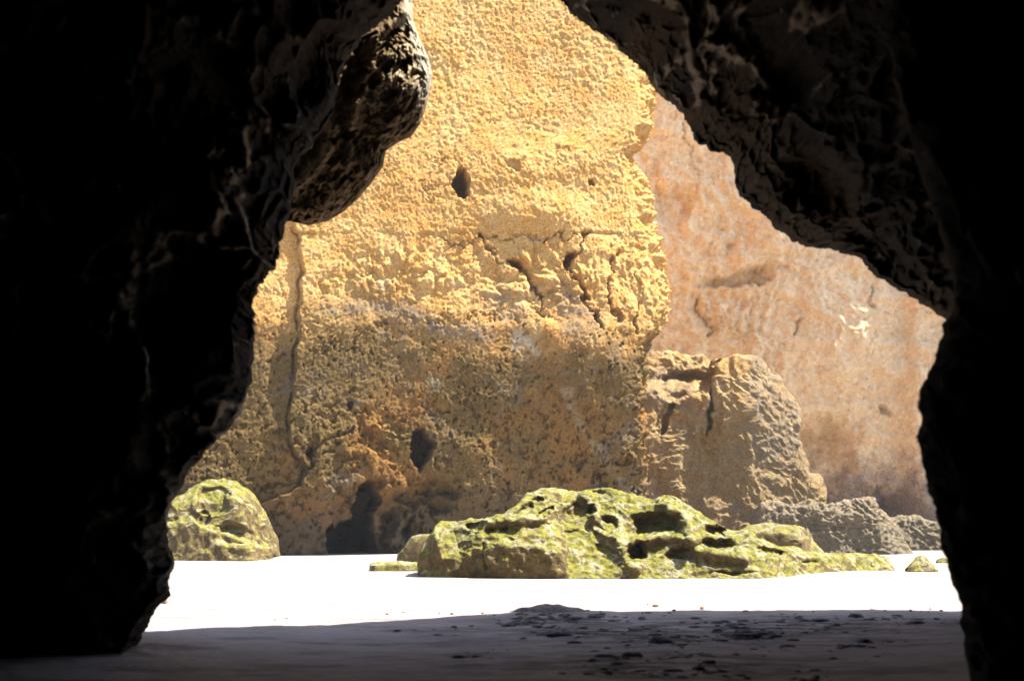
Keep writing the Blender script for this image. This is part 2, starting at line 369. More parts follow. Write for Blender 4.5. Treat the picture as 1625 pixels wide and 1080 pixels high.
    P2 = P2 + (et * fr)[..., None] * np.array([.95, -.3, .1])
    # top: run back over the plateau
    top = P2[:1].repeat(5, 0).copy()
    for i, (dy, dz) in enumerate(((9, 1.2), (6, 1.1), (3, .9), (1, .6), (.3, .25))): top[i, :, 1] += dy; top[i, :, 2] += dz
    P2 = np.concatenate([top, P2], 0)
    def pad(a): return np.concatenate([np.zeros((5, P2.shape[1])), np.concatenate([a, np.zeros((ny, nb))], 1)], 0)
    o = grid_mesh("cliff", P2, M_MAIN, attrs={"pale": pad(np.clip(pale, 0, 1)), "grey": pad(np.clip(grey, 0, 1))}, flip=True)
    return tag(recentre(o), "tall golden limestone cliff with small oval hollow and brown stained foot, facing the cave", "cliff")
main_cliff()

# ------------------------------------------------------------------ rocks seen whole: front relief, rounded crest, back
def rock(name, top, base_y, xl, xr, depth, thick, mat, lean=.5, nu=220, nv=150, amp=.12, feats=None, crest=.25, seed=0, side=.5, cob=0., nscale=1.0, greyf=None):
    """top: outline left to right (px); the front rises from base_y with the given lean (m back per m up)"""
    s = np.linspace(0, 1, nu); T = poly(top, s=s); Bx = xl + (xr - xl) * (.5 * s + .5 * (T[:, 0] - T[0, 0]) / (T[-1, 0] - T[0, 0]))
    v = np.linspace(0, 1, nv)[:, None]
    PX = Bx[None] + (T[:, 0] - Bx)[None] * v; PY = base_y + (T[:, 1] - base_y)[None] * v
    hm = (base_y - PY) * depth / F_PX
    sl = np.full_like(PX, lean)
    pit = np.zeros_like(PX)
    Pt = W(PX, PY, depth)
    if feats: sl, pit = feats(PX, PY, sl, pit, Pt)
    dz = np.diff(hm, axis=0, prepend=hm[:1])
    dp = depth + np.cumsum(dz * sl, 0) + pit
    dp = dp + crest * (1 - np.sqrt(np.clip(1 - v ** 6, 0, 1)))
    ends = np.minimum(s, 1 - s) * 2
    dp = dp + side * (1 - np.sqrt(np.clip(1 - (1 - np.clip(ends / .35, 0, 1)) ** 2, 0, 1)))[None]
    Pf = W(PX, PY, dp)
    # foot below the sand
    f0 = Pf[:1].copy(); f0[..., 2] = -.5
    # back
    nbk = 40; tb = np.linspace(0, 1, nbk + 1)[1:, None]
    tp = Pf[-1]; bk = np.repeat(tp[None], nbk, 0).copy()
    bk[..., 1] += thick * np.sin(tb * math.pi / 2) ; bk[..., 2] = tp[:, 2] + (-.5 - tp[:, 2]) * (1 - np.cos(tb * math.pi / 2))
    P = np.concatenate([f0, Pf, bk], 0)
    n = normals(P); n = -n
    w = P + .2 * np.stack([noise(P, .8, seed + 1), noise(P, .8, seed + 2), noise(P, .8, seed + 3)], -1)
    q = nscale
    dd = amp * (1.0 * noise(w, 1.1 * q, seed + 5) + .6 * fbm(w, .5 * q, 4, seed + 6) - .25 * np.clip(fbm(w, .3 * q, 2, seed + 9, ridged=True), 0, 2))
    if cob:
        f1, f2 = worley(w, .22 * q, seed + 7); dd = dd + cob * (.5 - f1)
    fade = np.ones(P.shape[:2]); fade[0] = 0
    P = P + n * (dd * fade)[..., None]
    at = None
    if greyf: ga = np.zeros(P.shape[:2]); ga[1:1 + nv] = greyf(PX, PY, Pt); ga[1 + nv:] = ga[nv]; at = {'grey': np.clip(ga, 0, 1)}
    o = grid_mesh(name, P, mat, attrs=at, flip=True)
    return recentre(o)

# far orange cliff
def far_cliff():
    px = np.linspace(960, 2350, 620); py = np.linspace(-260, 1000, 560)
    PX, PY = np.meshgrid(px, py)
    ta = math.tan(R(1)); rx, ry, rz = ray(PX, PY); k = 42.0 / (ry - ta * rx)
    P = np.stack([rx * k, ry * k, CAM_H + rz * k], -1); n0 = np.array([math.sin(R(1)), -math.cos(R(1)), 0])
    z = P[..., 2]; d = np.zeros_like(z)
    w = P + .5 * np.stack([noise(P, 1.8, 1), noise(P, 1.8, 2), noise(P, 1.8, 3)], -1)
    d += .55 * noise(w, 6, 110) + .3 * fbm(w, 2.4, 3, 120) + .07 * fbm(w, .7, 4, 130, ridged=True) + .03 * fbm(w, .2, 2, 133)
    f1, f2 = worley(w * np.array([1, 1, .8]), .8, 9)
    kn = np.clip(hole(PX, PY, 1150, 380, 110, 55, 0, 2, .8) + hole(PX, PY, 1160, 490, 120, 60, 0, 2, .8), 0, 1)
    d += kn * (.22 * (.6 - f1) + .10 * (.6 - worley(w, .35, 12)[0]) - .10 * np.clip(fbm(w, .8, 4, 15, .6, True), 0, 2))
    jx, jy = PX + 22 * fbm(P, 1.2, 5, 60, .6), PY + 16 * fbm(P, 1.2, 5, 61, .6)
    vs = w * np.array([1.0, 1, 1.0]); d += .13 * fbm(vs, 1.0, 5, 170, .6) * sstep(-.3, .3, noise(P, 4, 171)) + .05 * fbm(w, .3, 4, 172, .65)
    st_ = (z + .5 * noise(P, 3, 173) + .04 * PX / 100); d += .10 * sstep(.0, .5, noise(np.stack([P[..., 0] * .12, P[..., 1] * 0, st_], -1), .55, 174))
    for cx, cy, rx_, ry_, an, dep in ((1066, 325, 30, 36, 20, .45), (1175, 440, 80, 12, -6, .6), (1310, 745, 60, 80, 20, .9), (1408, 648, 10, 14, 0, .3), (1290, 690, 40, 40, 0, .5), (1390, 800, 60, 40, 0, .4)):
        d -= dep * hole(jx, jy, cx, cy, rx_, ry_, an, 2, .6)
    for cx, cy, r_ in ():
        d += .13 * np.sqrt(np.clip(1 - oval(jx, jy, cx, cy, r_, r_ * 1.1) ** 2, 0, 1))
    for pts, wi, dp in (([(1115, 475), (1125, 510), (1130, 530)], 3, .25), ([(1270, 500), (1265, 530)], 3, .2), ([(1382, 455), (1378, 485)], 2.5, .15), ([(1090, 195), (1110, 260), (1100, 300)], 2.5, .1), ([(1400, 760), (1405, 830)], 5, .2)):
        q = seg_dist(jx, jy, pts); d -= dp * np.exp(-(q / wi) ** 2)
    xr = 1424 + 10 * noise(P, 2, 77)
    d += .9 * sstep(0, 30, PX - xr) + .10 * np.clip(PX - xr - 30, 0, 60) / 60 - .09 * np.clip(z - 1.5, 0, None) * sstep(0, 30, PX - xr)                              # the buttress at the right
    d -= .02 * np.clip(z - 1.5, 0, None)
    P = P + d[..., None] * n0
    top = P[:1].repeat(2, 0).copy(); top[0, :, 1] += 20; top[0, :, 2] += 2; top[1, :, 1] += 2; top[1, :, 2] += 1.2
    o = grid_mesh("cliff", np.concatenate([top, P], 0), M_FAR, flip=True)
    tag(recentre(o), "hazy pinkish orange cliff in the distance, behind the golden cliff and the broken stack", "cliff")
far_cliff()

# broken stack in front of it
def stack_f(PX, PY, sl, pit, P):
    sl = sl * 0 + .12
    jx = PX + 5 * fbm(P, .5, 4, 3, .6); jy = PY + 5 * fbm(P, .5, 4, 4, .6)
    pit = pit + .9 * sstep(3, -5, jx - np.interp(PY, [560, 640, 700, 760], [1136, 1118, 1100, 1060])) * sstep(620, 600, jy) * 1
    pit = pit + .30 * np.exp(-(seg_dist(jx, jy, [(1140, 570), (1128, 610), (1126, 650), (1122, 690)]) / 2) ** 2)
    pit = pit + .25 * np.exp(-(seg_dist(jx, jy, [(1068, 640), (1058, 660), (1052, 690)]) / 2) ** 2)
    pit = pit - .4 * hole(jx, jy, 1090, 600, 40, 14, 0, 2, .7) * 0 + .25 * hole(jx, jy, 1085, 612, 40, 22, -8, 3, .3)
    pl1, pl2 = worley(P * np.array([1, .3, .7]), 1.1, 305); pit = pit + .16 * (pl1 - .5)
    pit = pit + .5 * sstep(1180, 1290, PX) - .15 * hole(jx, jy, 1180, 660, 60, 90, 0, 2, .8)
    return sl, pit
o = rock("rock_stack", [(985, 850), (990, 600), (1008, 575), (1035, 560), (1062, 557), (1095, 565), (1115, 562), (1132, 572), (1142, 568), (1165, 565), (1190, 568), (1213, 572), (1222, 592), (1238, 600), (1250, 625), (1270, 650),
        (1268, 690), (1278, 720), (1284, 752), (1300, 758), (1309, 775), (1306, 800), (1312, 860)], 874, 985, 1316, 33.5, 3.5, M_STACK, nu=420, nv=340, amp=.085, greyf=lambda x, y, P: sstep(-5, 25, x + 14 * fbm(P, .8, 4, 8) - np.interp(y, [560, 700, 850], [1165, 1180, 1240])) * sstep(800, 700, y) + .8 * sstep(1110, 1090, x) * sstep(570, 590, y) * sstep(660, 640, y), feats=stack_f, crest=.35, seed=300, side=.8, cob=.05, nscale=.75)
tag(o, "broken brown rock stack with a jagged sunlit top, beside the golden cliff's right edge", "rock")

def ledge_f(PX, PY, sl, pit, P):
    jx = PX + 6 * noise(P, .5, 13)
    sl = sl * 0 + .17 + .9 * sstep(1372, 1400, jx + (PY - 800) * -.4) ; return sl, pit
o = rock("rock_ledge", [(1196, 870), (1202, 822), (1208, 800), (1225, 796), (1250, 798), (1290, 797), (1312, 799), (1325, 803), (1340, 795), (1362, 792), (1390, 792), (1396, 808), (1408, 822), (1424, 836), (1440, 862), (1452, 884)],
         892, 1190, 1462, 31.0, 1.5, M_LEDGE, nu=300, nv=130, amp=.07, feats=ledge_f, crest=.15, seed=340, side=.3, cob=.09, nscale=.55)
tag(o, "low grey brown rock ledge with a pale top edge, right of the stack's foot", "rock")
o = rock("rock_ledge", [(1395, 884), (1400, 850), (1412, 824), (1430, 821), (1460, 824), (1490, 830), (1515, 838), (1560, 842), (1620, 850), (1640, 880)], 893, 1390, 1645, 32.6, 1.5, M_LEDGE, nu=220, nv=90, amp=.07, crest=.15, seed=360, side=.3, lean=.3, cob=.09, nscale=.55)
tag(o, "lower grey ledge furthest right, running behind the black cave wall", "rock")

# mossy slab behind the big weed-covered rock
def slab_f(PX, PY, sl, pit, P):
    sl = sl * 0 + .05 + 1.6 * sstep(8, -2, PY - np.interp(PX, [1180, 1250, 1285, 1310], [842, 843, 850, 880]) - 3 * noise(P, .3, 9)) + 1.5 * sstep(1272, 1292, PX)
    return sl, pit
o = rock("mossy_rock", [(1160, 875), (1170, 845), (1190, 834), (1225, 831), (1270, 834), (1284, 842), (1292, 858), (1305, 872), (1312, 882)], 888, 1158, 1320, 27.0, .9, M_MOSSL, nu=200, nv=100, amp=.04, feats=slab_f, crest=.1, seed=380, side=.2, cob=.03)
tag(o, "flat topped slab with bare tan front and weedy rim, in front of the grey ledge", "rock")

# the left boulder
def boul_f(PX, PY, sl, pit, P):
    jx = PX + 6 * noise(P, .35, 21); jy = PY + 6 * noise(P, .35, 22)
    sl = sl * 0 + .25 + 1.3 * sstep(40, -10, PY - 775) 
    right = sstep(-6, 16, jx - np.interp(PY, [760, 800, 840, 880], [345, 372, 388, 396]))
    sl = sl + .5 * right
    pit = pit + .7 * right ** 1.0 * sstep(380, 430, PX) 
    pit = pit + .22 * hole(jx, jy, 338, 795, 26, 24, 0, 2.5, .3) + .2 * hole(jx, jy, 322, 822, 10, 14, 0, 2, .4) + .18 * hole(jx, jy, 375, 850, 30, 20, 10, 2.5, .3)
    pit = pit - .20 * sstep(-3, 8, jy - np.interp(jx, [270, 300, 330, 360, 400], [826, 815, 836, 842, 862]))
    return sl, pit
o = rock("mossy_boulder", [(236, 878), (240, 850), (258, 812), (285, 785), (315, 768), (335, 762), (352, 761), (375, 767), (395, 780), (410, 800), (422, 825), (430, 850), (430, 868), (431, 882)], 890, 234, 433, 27.8, 1.5,
         M_MOSSB, nu=300, nv=200, amp=.07, feats=boul_f, crest=.25, seed=400, side=.35, cob=.05)
tag(o, "rounded boulder with bright green weed on its ledges, beside the left cave wall", "rock")

# the big weed-covered rock in the middle
def big_f(PX, PY, sl, pit, P):
    jx = PX + 6 * fbm(P, .35, 4, 31, .6); jy = PY + 5 * fbm(P, .35, 4, 35, .6)
    sl = sl * 0 + 1.15 + .5 * noise(P, .6, 37)
    # sheer bare faces: no lean
    def sheer(c, s0=.02): 
        nonlocal sl; sl = sl * (1 - c) + s0 * c
    edge = np.interp(jx, [664, 690, 705, 735, 760, 800, 830, 870, 892, 905], [850, 852, 884, 888, 862, 858, 860, 868, 882, 915])
    sheer(sstep(-2, 3, jy - edge) * sstep(905, 895, jx))
    sheer(sstep(700, 690, jx + .2 * (912 - PY) * -.6) * sstep(835, 850, PY), .3)
    pit = pit + .10 * np.exp(-(seg_dist(jx, jy, [(765, 866), (772, 905)]) / 5) ** 2)
    pit = pit - .12 * hole(jx, jy, 825, 892, 70, 34, 3, 3, .3)
    for cx, cy, rx_, ry_, an, dep, p in ((1040, 832, 42, 20, 3, .75, 4), (1008, 876, 17, 19, 0, .8, 2.4), (965, 832, 20, 17, 40, .45, 2), (1136, 843, 18, 8, 12, .5, 2.3), (1135, 866, 32, 11, 8, .5, 3),
                                         (1222, 876, 20, 9, 5, .4, 2.4), (1075, 880, 20, 12, -8, .4, 2.3), (1165, 911, 36, 4, 1, .3, 3), (830, 812, 24, 8, -35, .35, 2.5), (755, 835, 22, 6, -12, .35, 3), (866, 812, 20, 5, -25, .3, 2.5),
                                         (790, 843, 22, 8, 0, .22, 2.5), (856, 792, 8, 5, 0, .3, 2), (938, 808, 8, 9, 20, .45, 2), (948, 782, 18, 5, 8, .25, 2.5),
                                         (1290, 893, 16, 4, 4, .2, 2), (1062, 795, 20, 5, 0, .2, 2), (960, 870, 22, 5, 20, .12, 2), (905, 845, 20, 5, 10, .1, 2)):
        pit = pit + (dep if dep > .4 else dep * .8) * .55 * hole(jx, jy, cx, cy, rx_, ry_, an, p, .45)
    pit = pit + 2.0 * sstep(1190, 1400, PX)
    # ribs
    pit = pit - .28 * np.exp(-(seg_dist(jx, jy, [(930, 782), (950, 825), (985, 862), (1005, 898)]) / 12) ** 2)
    pit = pit - .22 * np.exp(-(seg_dist(jx, jy, [(1050, 795), (1090, 830), (1105, 872), (1180, 885)]) / 10) ** 2)
    pit = pit - .18 * np.exp(-(seg_dist(jx, jy, [(770, 828), (860, 822), (925, 790)]) / 8) ** 2)
    pit = pit - .20 * np.exp(-(seg_dist(jx, jy, [(1000, 858), (1060, 850), (1100, 856)]) / 6) ** 2)
    return sl, pit
o = rock("mossy_rock", [(664, 912), (665, 880), (672, 868), (688, 842), (703, 826), (722, 825), (745, 823), (775, 822), (800, 818), (820, 803), (838, 785), (855, 777), (880, 777), (905, 780), (920, 782), (940, 776), (962, 777), (985, 783), (1015, 786),
        (1035, 792), (1055, 787), (1070, 789), (1085, 800), (1105, 815), (1130, 828), (1165, 842), (1192, 842), (1205, 856), (1235, 866), (1262, 866), (1280, 878), (1330, 880), (1370, 878), (1410, 884), (1416, 898), (1420, 906)],
         918, 663, 1424, 21.8, 1.8, M_MOSS, nu=700, nv=260, amp=.045, feats=big_f, crest=.2, seed=430, side=.25, cob=.05, nscale=.7)
tag(o, "long low weed-covered rock riddled with dark hollows, centre of the sunlit sand", "rock")

o = rock("mossy_rock", [(632, 880), (642, 870), (655, 852), (668, 848), (690, 847), (705, 852), (715, 878)], 886, 630, 720, 26.5, .6, M_MOSSL, nu=110, nv=60, amp=.03, crest=.15, seed=500, lean=.15, side=.2)
tag(o, "small squat rock with a bare brown face, peeping out behind the long rock's left end", "rock")
o = rock("mossy_stone", [(1441, 902), (1447, 893), (1455, 884), (1463, 880), (1470, 882), (1478, 892), (1487, 902)], 905, 1440, 1488, 23.6, .4, M_MOSSB, nu=80, nv=50, amp=.02, crest=.08, seed=510, lean=.7, side=.12, nscale=.4)
tag(o, "small pointed green stone on bright sand near the right cave wall", "rock")
o = rock("mossy_stone", [(1487, 889), (1491, 885), (1497, 884), (1504, 887), (1508, 890)], 892, 1486, 1509, 26.5, .3, M_MOSSB, nu=40, nv=24, amp=.012, crest=.05, seed=520, lean=.7, side=.08, nscale=.3)
tag(o, "tiny green stone touching the right cave wall's edge", "rock")
o = rock("weed_patch", [(588, 894), (600, 891), (615, 890), (635, 890), (655, 892), (668, 890), (676, 896)], 897, 586, 680, 23.6, .4, M_MOSS, nu=140, nv=20, amp=.012, crest=.03, seed=530, lean=2, side=.1, nscale=.3)
tag(o, "thin strip of green weed lying on the sand left of the long rock", "seaweed")

# ------------------------------------------------------------------ the cave
YEXT = 15.9
def cave_mass(name, rim, far, D_r, D_f, mat, parent, ns, nt, seed, jit=4.5, ext=60, aniso=(1, 1, 1), amp=.28, cell=.55, tilt=60, warm=0, ck=1, rk=1, rnd=.75, soft_=1, strt=.5, hollows=(), Dext=None, pw=1.6, ground=None):
    """rim/far: matched outlines (px); the wall runs from the rim towards the viewer's side, and from the rim back out to the open face"""
    s = np.linspace(0, 1, ns); RM = poly(rim, s=s); FR = poly(far, s=s)
    J = np.stack([s * 60, s * 0 + seed, s * 0], -1); O_ = FR - RM; O_ = O_ / np.linalg.norm(O_, axis=1, keepdims=True)
    RM = RM + O_ * (jit * (1.2 * fbm(J, 1.0, 5, seed + 50, .65)))[:, None]
    Dr = np.interp(s, *D_r); Df = np.interp(s, *D_f)
    De = np.interp(s, *(Dext or ([0, 1], [YEXT, YEXT])))
    t = np.linspace(0, 1, nt)[:, None]; tt = .25 * t + .75 * t ** 2.2
    PX = RM[None, :, 0] + (FR - RM)[None, :, 0] * tt; PY = RM[None, :, 1] + (FR - RM)[None, :, 1] * tt
    r = np.hypot(PX - RM[None, :, 0], PY - RM[None, :, 1])
    dep = Dr[None] + (Df - Dr)[None] * tt ** pw - rnd * np.sqrt(1 - (1 - np.clip(r / 190, 0, 1)) ** 2)
    P0 = W(PX, PY, dep); Pi = P0 * np.array([1, .38, 1])
    # wall relief: warped ridges and cells
    ct, st = math.cos(R(tilt)), math.sin(R(tilt))
    Qr = np.stack([(Pi[..., 0] * ct + Pi[..., 2] * st) * strt, Pi[..., 1], (-Pi[..., 0] * st + Pi[..., 2] * ct) * (1.5 - .5 * strt)], -1)
    w = Qr + .45 * np.stack([fbm(Pi, 1.1, 3, seed + 1), fbm(Pi, 1.1, 3, seed + 2), fbm(Pi, 1.1, 3, seed + 3)], -1)
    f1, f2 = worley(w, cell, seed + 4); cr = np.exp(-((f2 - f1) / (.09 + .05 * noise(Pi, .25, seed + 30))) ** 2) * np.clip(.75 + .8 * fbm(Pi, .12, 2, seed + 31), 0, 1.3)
    w2 = Qr * np.array([1.3, 1, 1]) + .12 * np.stack([noise(Pi, .3, seed + 5), noise(Pi, .3, seed + 6), noise(Pi, .3, seed + 7)], -1)
    g1, g2 = worley(w2, cell * .28, seed + 8); cr2 = np.exp(-((g2 - g1) / .16) ** 2)
    msk = sstep(-.15, .35, noise(Pi, 1.5, seed + 9))
    h = amp * (.9 * noise(Pi, 1.6, seed + 11) + .55 * fbm(w, .7, 3, seed + 12)) + rk * .17 * amp / .28 * cr * (.4 + .6 * msk) + rk * .05 * cr2 * sstep(-.3, .3, noise(Pi, .8, seed + 13)) + .055 * fbm(Pi, .16, 4, seed + 14, .6)
    p1, _ = worley(Pi + .05 * fbm(Pi, .2, 3, seed + 60)[..., None], .17, seed + 61); h = h - .10 * sstep(.45, .12, p1) * sstep(-.2, .3, noise(Pi, .9, seed + 62))
    h = h * soft_
    for cx, cy, rx_, ry_, an, dp in hollows: h = h - dp * hole(PX + 12 * noise(Pi, .5, 1), PY + 12 * noise(Pi, .5, 2), cx, cy, rx_, ry_, an, 2, .7)
    rf = fbm(Qr + .1 * noise(Pi, .3, 5)[..., None], .3, 4, seed + 33, .6, True); rf = sstep(.9, 1.7, rf)
    h = h + .05 * rf
    edge = sstep(0, 7, r) * .7 + .3
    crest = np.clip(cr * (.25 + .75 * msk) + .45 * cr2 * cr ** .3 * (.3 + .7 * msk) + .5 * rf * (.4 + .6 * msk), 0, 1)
    Pi = W(PX, PY, dep - h * edge)
    if ground is not None: pass
    # small raggedness of the rim itself
    # outer side
    ne = 26; e = np.linspace(0, 1, ne + 1)[1:][::-1][:, None]
    O = FR - RM; O = O / np.maximum(np.linalg.norm(O, axis=1, keepdims=True), 1e-6)
    ox = RM[None, :, 0] + O[None, :, 0] * ext * e ** .6; oy = RM[None, :, 1] + O[None, :, 1] * ext * e ** .6
    d0 = (dep - h * edge)[0]
    Po = W(ox, oy, d0[None] + (De - d0)[None] * e); 
    Po = Po + (.10 * fbm(Po, .7, 4, seed + 20))[..., None] * np.array([0, 1, 0]) * np.clip(e * 3, 0, 1)[..., None]
    nx = 16; g = np.linspace(0, 1, nx + 1)[1:][::-1][:, None]
    L = np.linalg.norm(FR - RM, axis=1)
    gx = RM[None, :, 0] + O[None, :, 0] * (ext + (L[None] - ext) * g); gy = RM[None, :, 1] + O[None, :, 1] * (ext + (L[None] - ext) * g)
    Px = W(gx, gy, np.repeat(De[None], nx, 0)); Px[..., 1] += .25 * noise(Px, 2, seed + 21)
    def cut(Q): Q[..., 1] = np.minimum(Q[..., 1], np.interp(Q[..., 0] - .578 * Q[..., 2], [-6, -3.2, .2, 1], [12.9, 13.55, 15.75, 15.9]) + .05 * noise(Q, .5, 9))
    cut(Px); cut(Po)
    Bk = Px[:1].copy(); Bk[..., 1] = -9  # unseen outer skin carried behind the viewer to shut out stray light
    P = np.concatenate([Bk, Px, Po, Pi], 0)
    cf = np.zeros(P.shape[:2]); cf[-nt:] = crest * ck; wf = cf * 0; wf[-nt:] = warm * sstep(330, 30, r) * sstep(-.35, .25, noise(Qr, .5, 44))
    return grid_mesh(name, P, mat, parent, {"crest": cf, "warm": wf}), P
def empty(name, loc):
    o = bpy.data.objects.new(name, None); col.objects.link(o); o.location = loc; o.empty_display_size = .3; return o
def put(o, root):
    o.parent = root; o.matrix_parent_inverse = root.matrix_world.inverted()

LR = empty("cave_rock", (-4, 11, 0)); tag(LR, "near black left cave wall with ridges painted pale as if lit and a honeycombed overhang", "cave wall")
RR = empty("cave_rock", (4, 12, 0)); tag(RR, "dark right cave wall and roof sloping from top centre down to the right edge", "cave wall")
bpy.context.view_layer.update()
rimL = [(205, 1150), (214, 1040), (222, 1012), (240, 985), (246, 968), (268, 945), (271, 915), (276, 885), (266, 850), (264, 820), (282, 780), (306, 740), (330, 712), (362, 684), (384, 648), (399, 600), (404, 550), (406, 515), (400, 484), (414, 448),
        (438, 424), (446, 386), (458, 345), (468, 300), (466, 262), (500, 225), (528, 180), (540, 110), (575, 60), (620, 22), (655, -20), (700, -110), (800, -210)]
farL = [(-650, 1160), (-680, 1030), (-700, 500), (-700, -200), (-500, -700), (100, -950), (900, -1000)]
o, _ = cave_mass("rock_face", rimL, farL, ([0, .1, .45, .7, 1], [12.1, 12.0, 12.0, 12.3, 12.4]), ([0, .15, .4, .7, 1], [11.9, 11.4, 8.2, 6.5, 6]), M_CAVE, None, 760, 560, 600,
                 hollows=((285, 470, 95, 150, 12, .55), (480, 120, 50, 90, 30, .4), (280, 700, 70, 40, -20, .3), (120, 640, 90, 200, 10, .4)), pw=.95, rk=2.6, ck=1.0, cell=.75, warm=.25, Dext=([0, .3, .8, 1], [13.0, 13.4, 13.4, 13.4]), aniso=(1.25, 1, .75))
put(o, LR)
# overhang lobe
def lobe():
    top = [(430, 420), (452, 352), (466, 350), (490, 358), (520, 351), (545, 336), (568, 316), (590, 290), (608, 264), (612, 240), (632, 226), (652, 218), (668, 195), (678, 165), (683, 140), (686, 118), (680, 92), (668, 66), (656, 36), (654, 4), (662, -40), (700, -130)]
    far = [(330, 420), (350, 300), (400, 120), (470, -40), (560, -160)]
    s = np.linspace(0, 1, 420); RM = poly(top, s=s); FR = poly(far, s=s)
    t = np.linspace(0, 1, 300)[:, None]; tt = .4 * t + .6 * t ** 1.6
    PX = RM[None, :, 0] + (FR - RM)[None, :, 0] * tt; PY = RM[None, :, 1] + (FR - RM)[None, :, 1] * tt
    r = np.hypot(PX - RM[None, :, 0], PY - RM[None, :, 1])
    dep = 14.6 - .55 * np.sqrt(1 - (1 - np.clip(r / 110, 0, 1)) ** 2) - .3 * sstep(300, 0, PY)
    Pi = W(PX, PY, dep); rot = R(38)
    c, sn = math.cos(rot), math.sin(rot)
    Q = np.stack([(Pi[..., 0] * c + Pi[..., 2] * sn) * .55, Pi[..., 1], (-Pi[..., 0] * sn + Pi[..., 2] * c) * 1.15], -1)
    Q = Q + .09 * np.stack([noise(Pi, .35, 1), noise(Pi, .35, 2), noise(Pi, .35, 3)], -1)
    Q = Q * np.array([1.15, 1, 1]) + .05 * fbm(Pi, .12, 3, 82)[..., None]
    f1, f2 = worley(Q, .115, 71); g1, g2 = worley(Q, .055, 72)
    cr = np.exp(-((f2 - f1) / .2) ** 2)
    h = -.14 * sstep(.50, .12, f1) * sstep(-.4, .3, noise(Q, .35, 79)) + .03 * fbm(Pi, .09, 3, 83, .6) - .04 * sstep(.45, .1, g1) + .07 * fbm(Q, .5, 3, 74) + .06 * fbm(Pi, .4, 4, 75, .6)
    for pts in ([(640, 20), (600, 60), (578, 130), (560, 200)], [(560, 60), (535, 130), (522, 185), (530, 215), (515, 250), (470, 300)]): h = h + .13 * np.exp(-(seg_dist(PX + 6 * noise(Pi, .2, 80), PY, pts) / 9) ** 2)
    Pi = W(PX, PY, dep - h * (sstep(0, 10, r) * .8 + .2))
    ne = 16; e = np.linspace(0, 1, ne + 1)[1:][::-1][:, None]
    O = FR - RM; O = O / np.linalg.norm(O, axis=1, keepdims=True)
    Po = W(RM[None, :, 0] + O[None, :, 0] * 70 * e ** .6, RM[None, :, 1] + O[None, :, 1] * 70 * e ** .6, 14.6 + .9 * e)
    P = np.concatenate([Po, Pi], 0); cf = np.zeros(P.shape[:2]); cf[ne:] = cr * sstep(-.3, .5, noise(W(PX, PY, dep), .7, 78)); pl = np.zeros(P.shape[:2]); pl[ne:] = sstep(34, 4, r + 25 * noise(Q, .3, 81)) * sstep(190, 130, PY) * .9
    return grid_mesh("overhang", P, M_OVER, None, {"crest": cf, "pale": pl})
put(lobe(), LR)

rimR = [(760, -210), (830, -90), (890, 0), (905, 20), (928, 38), (955, 55), (985, 82), (1015, 106), (1028, 122), (1040, 146), (1068, 166), (1084, 182), (1095, 205), (1108, 228), (1130, 241), (1156, 243), (1164, 262), (1168, 300), (1184, 322),
        (1204, 336), (1218, 344), (1230, 362), (1258, 382), (1280, 392), (1310, 394), (1342, 402), (1368, 412), (1384, 434), (1412, 452), (1440, 466), (1474, 490), (1510, 512), (1640, 540)]
farR = [(600, -1000), (1100, -1000), (2100, -900), (2500, -300), (2500, 500)]
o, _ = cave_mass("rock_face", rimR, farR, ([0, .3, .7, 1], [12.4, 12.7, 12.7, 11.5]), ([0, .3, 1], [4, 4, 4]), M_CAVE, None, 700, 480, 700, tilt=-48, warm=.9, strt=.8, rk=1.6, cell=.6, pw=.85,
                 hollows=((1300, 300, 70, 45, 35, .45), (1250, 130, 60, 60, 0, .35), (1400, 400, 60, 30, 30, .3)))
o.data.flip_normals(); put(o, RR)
rimN = [(1330, -500), (1395, 0), (1430, 180), (1480, 330), (1512, 440), (1516, 490), (1498, 512), (1490, 545), (1478, 582), (1460, 618), (1455, 645), (1464, 662), (1455, 700), (1466, 745), (1480, 800), (1491, 840), (1498, 885), (1512, 925), (1526, 958), (1524, 985), (1536, 1060), (1560, 1180), (1580, 1300)]
farN = [(2300, -1100), (3000, -600), (3200, 200), (3200, 1300)]
o, _ = cave_mass("side_pillar", rimN, farN, ([0, 1], [8.6, 8.4]), ([0, 1], [6.4, 6.4]), M_CAVE, None, 420, 240, 800, amp=.14, rnd=.3, soft_=.4, ck=.0, cell=.6, tilt=-70, ext=90, Dext=([0, 1], [15.2, 15.0]), pw=1.0)
o.data.flip_normals(); put(o, RR)
# unseen sheet added behind the viewer to keep world light out
def back():
    a = np.linspace(0, math.pi, 60); r = np.linspace(0, 1, 20)[:, None]
    X = np.cos(a)[None] * 12 * r; Z = np.sin(a)[None] * 16 * r - .6
    P = np.stack([X, np.full_like(X, -6.0), Z], -1); P[..., 1] += .8 * noise(P, 2, 5)
    return grid_mesh("back_light_blocker", P, M_CAVE, None, {"crest": np.zeros(P.shape[:2])})
put(back(), RR)

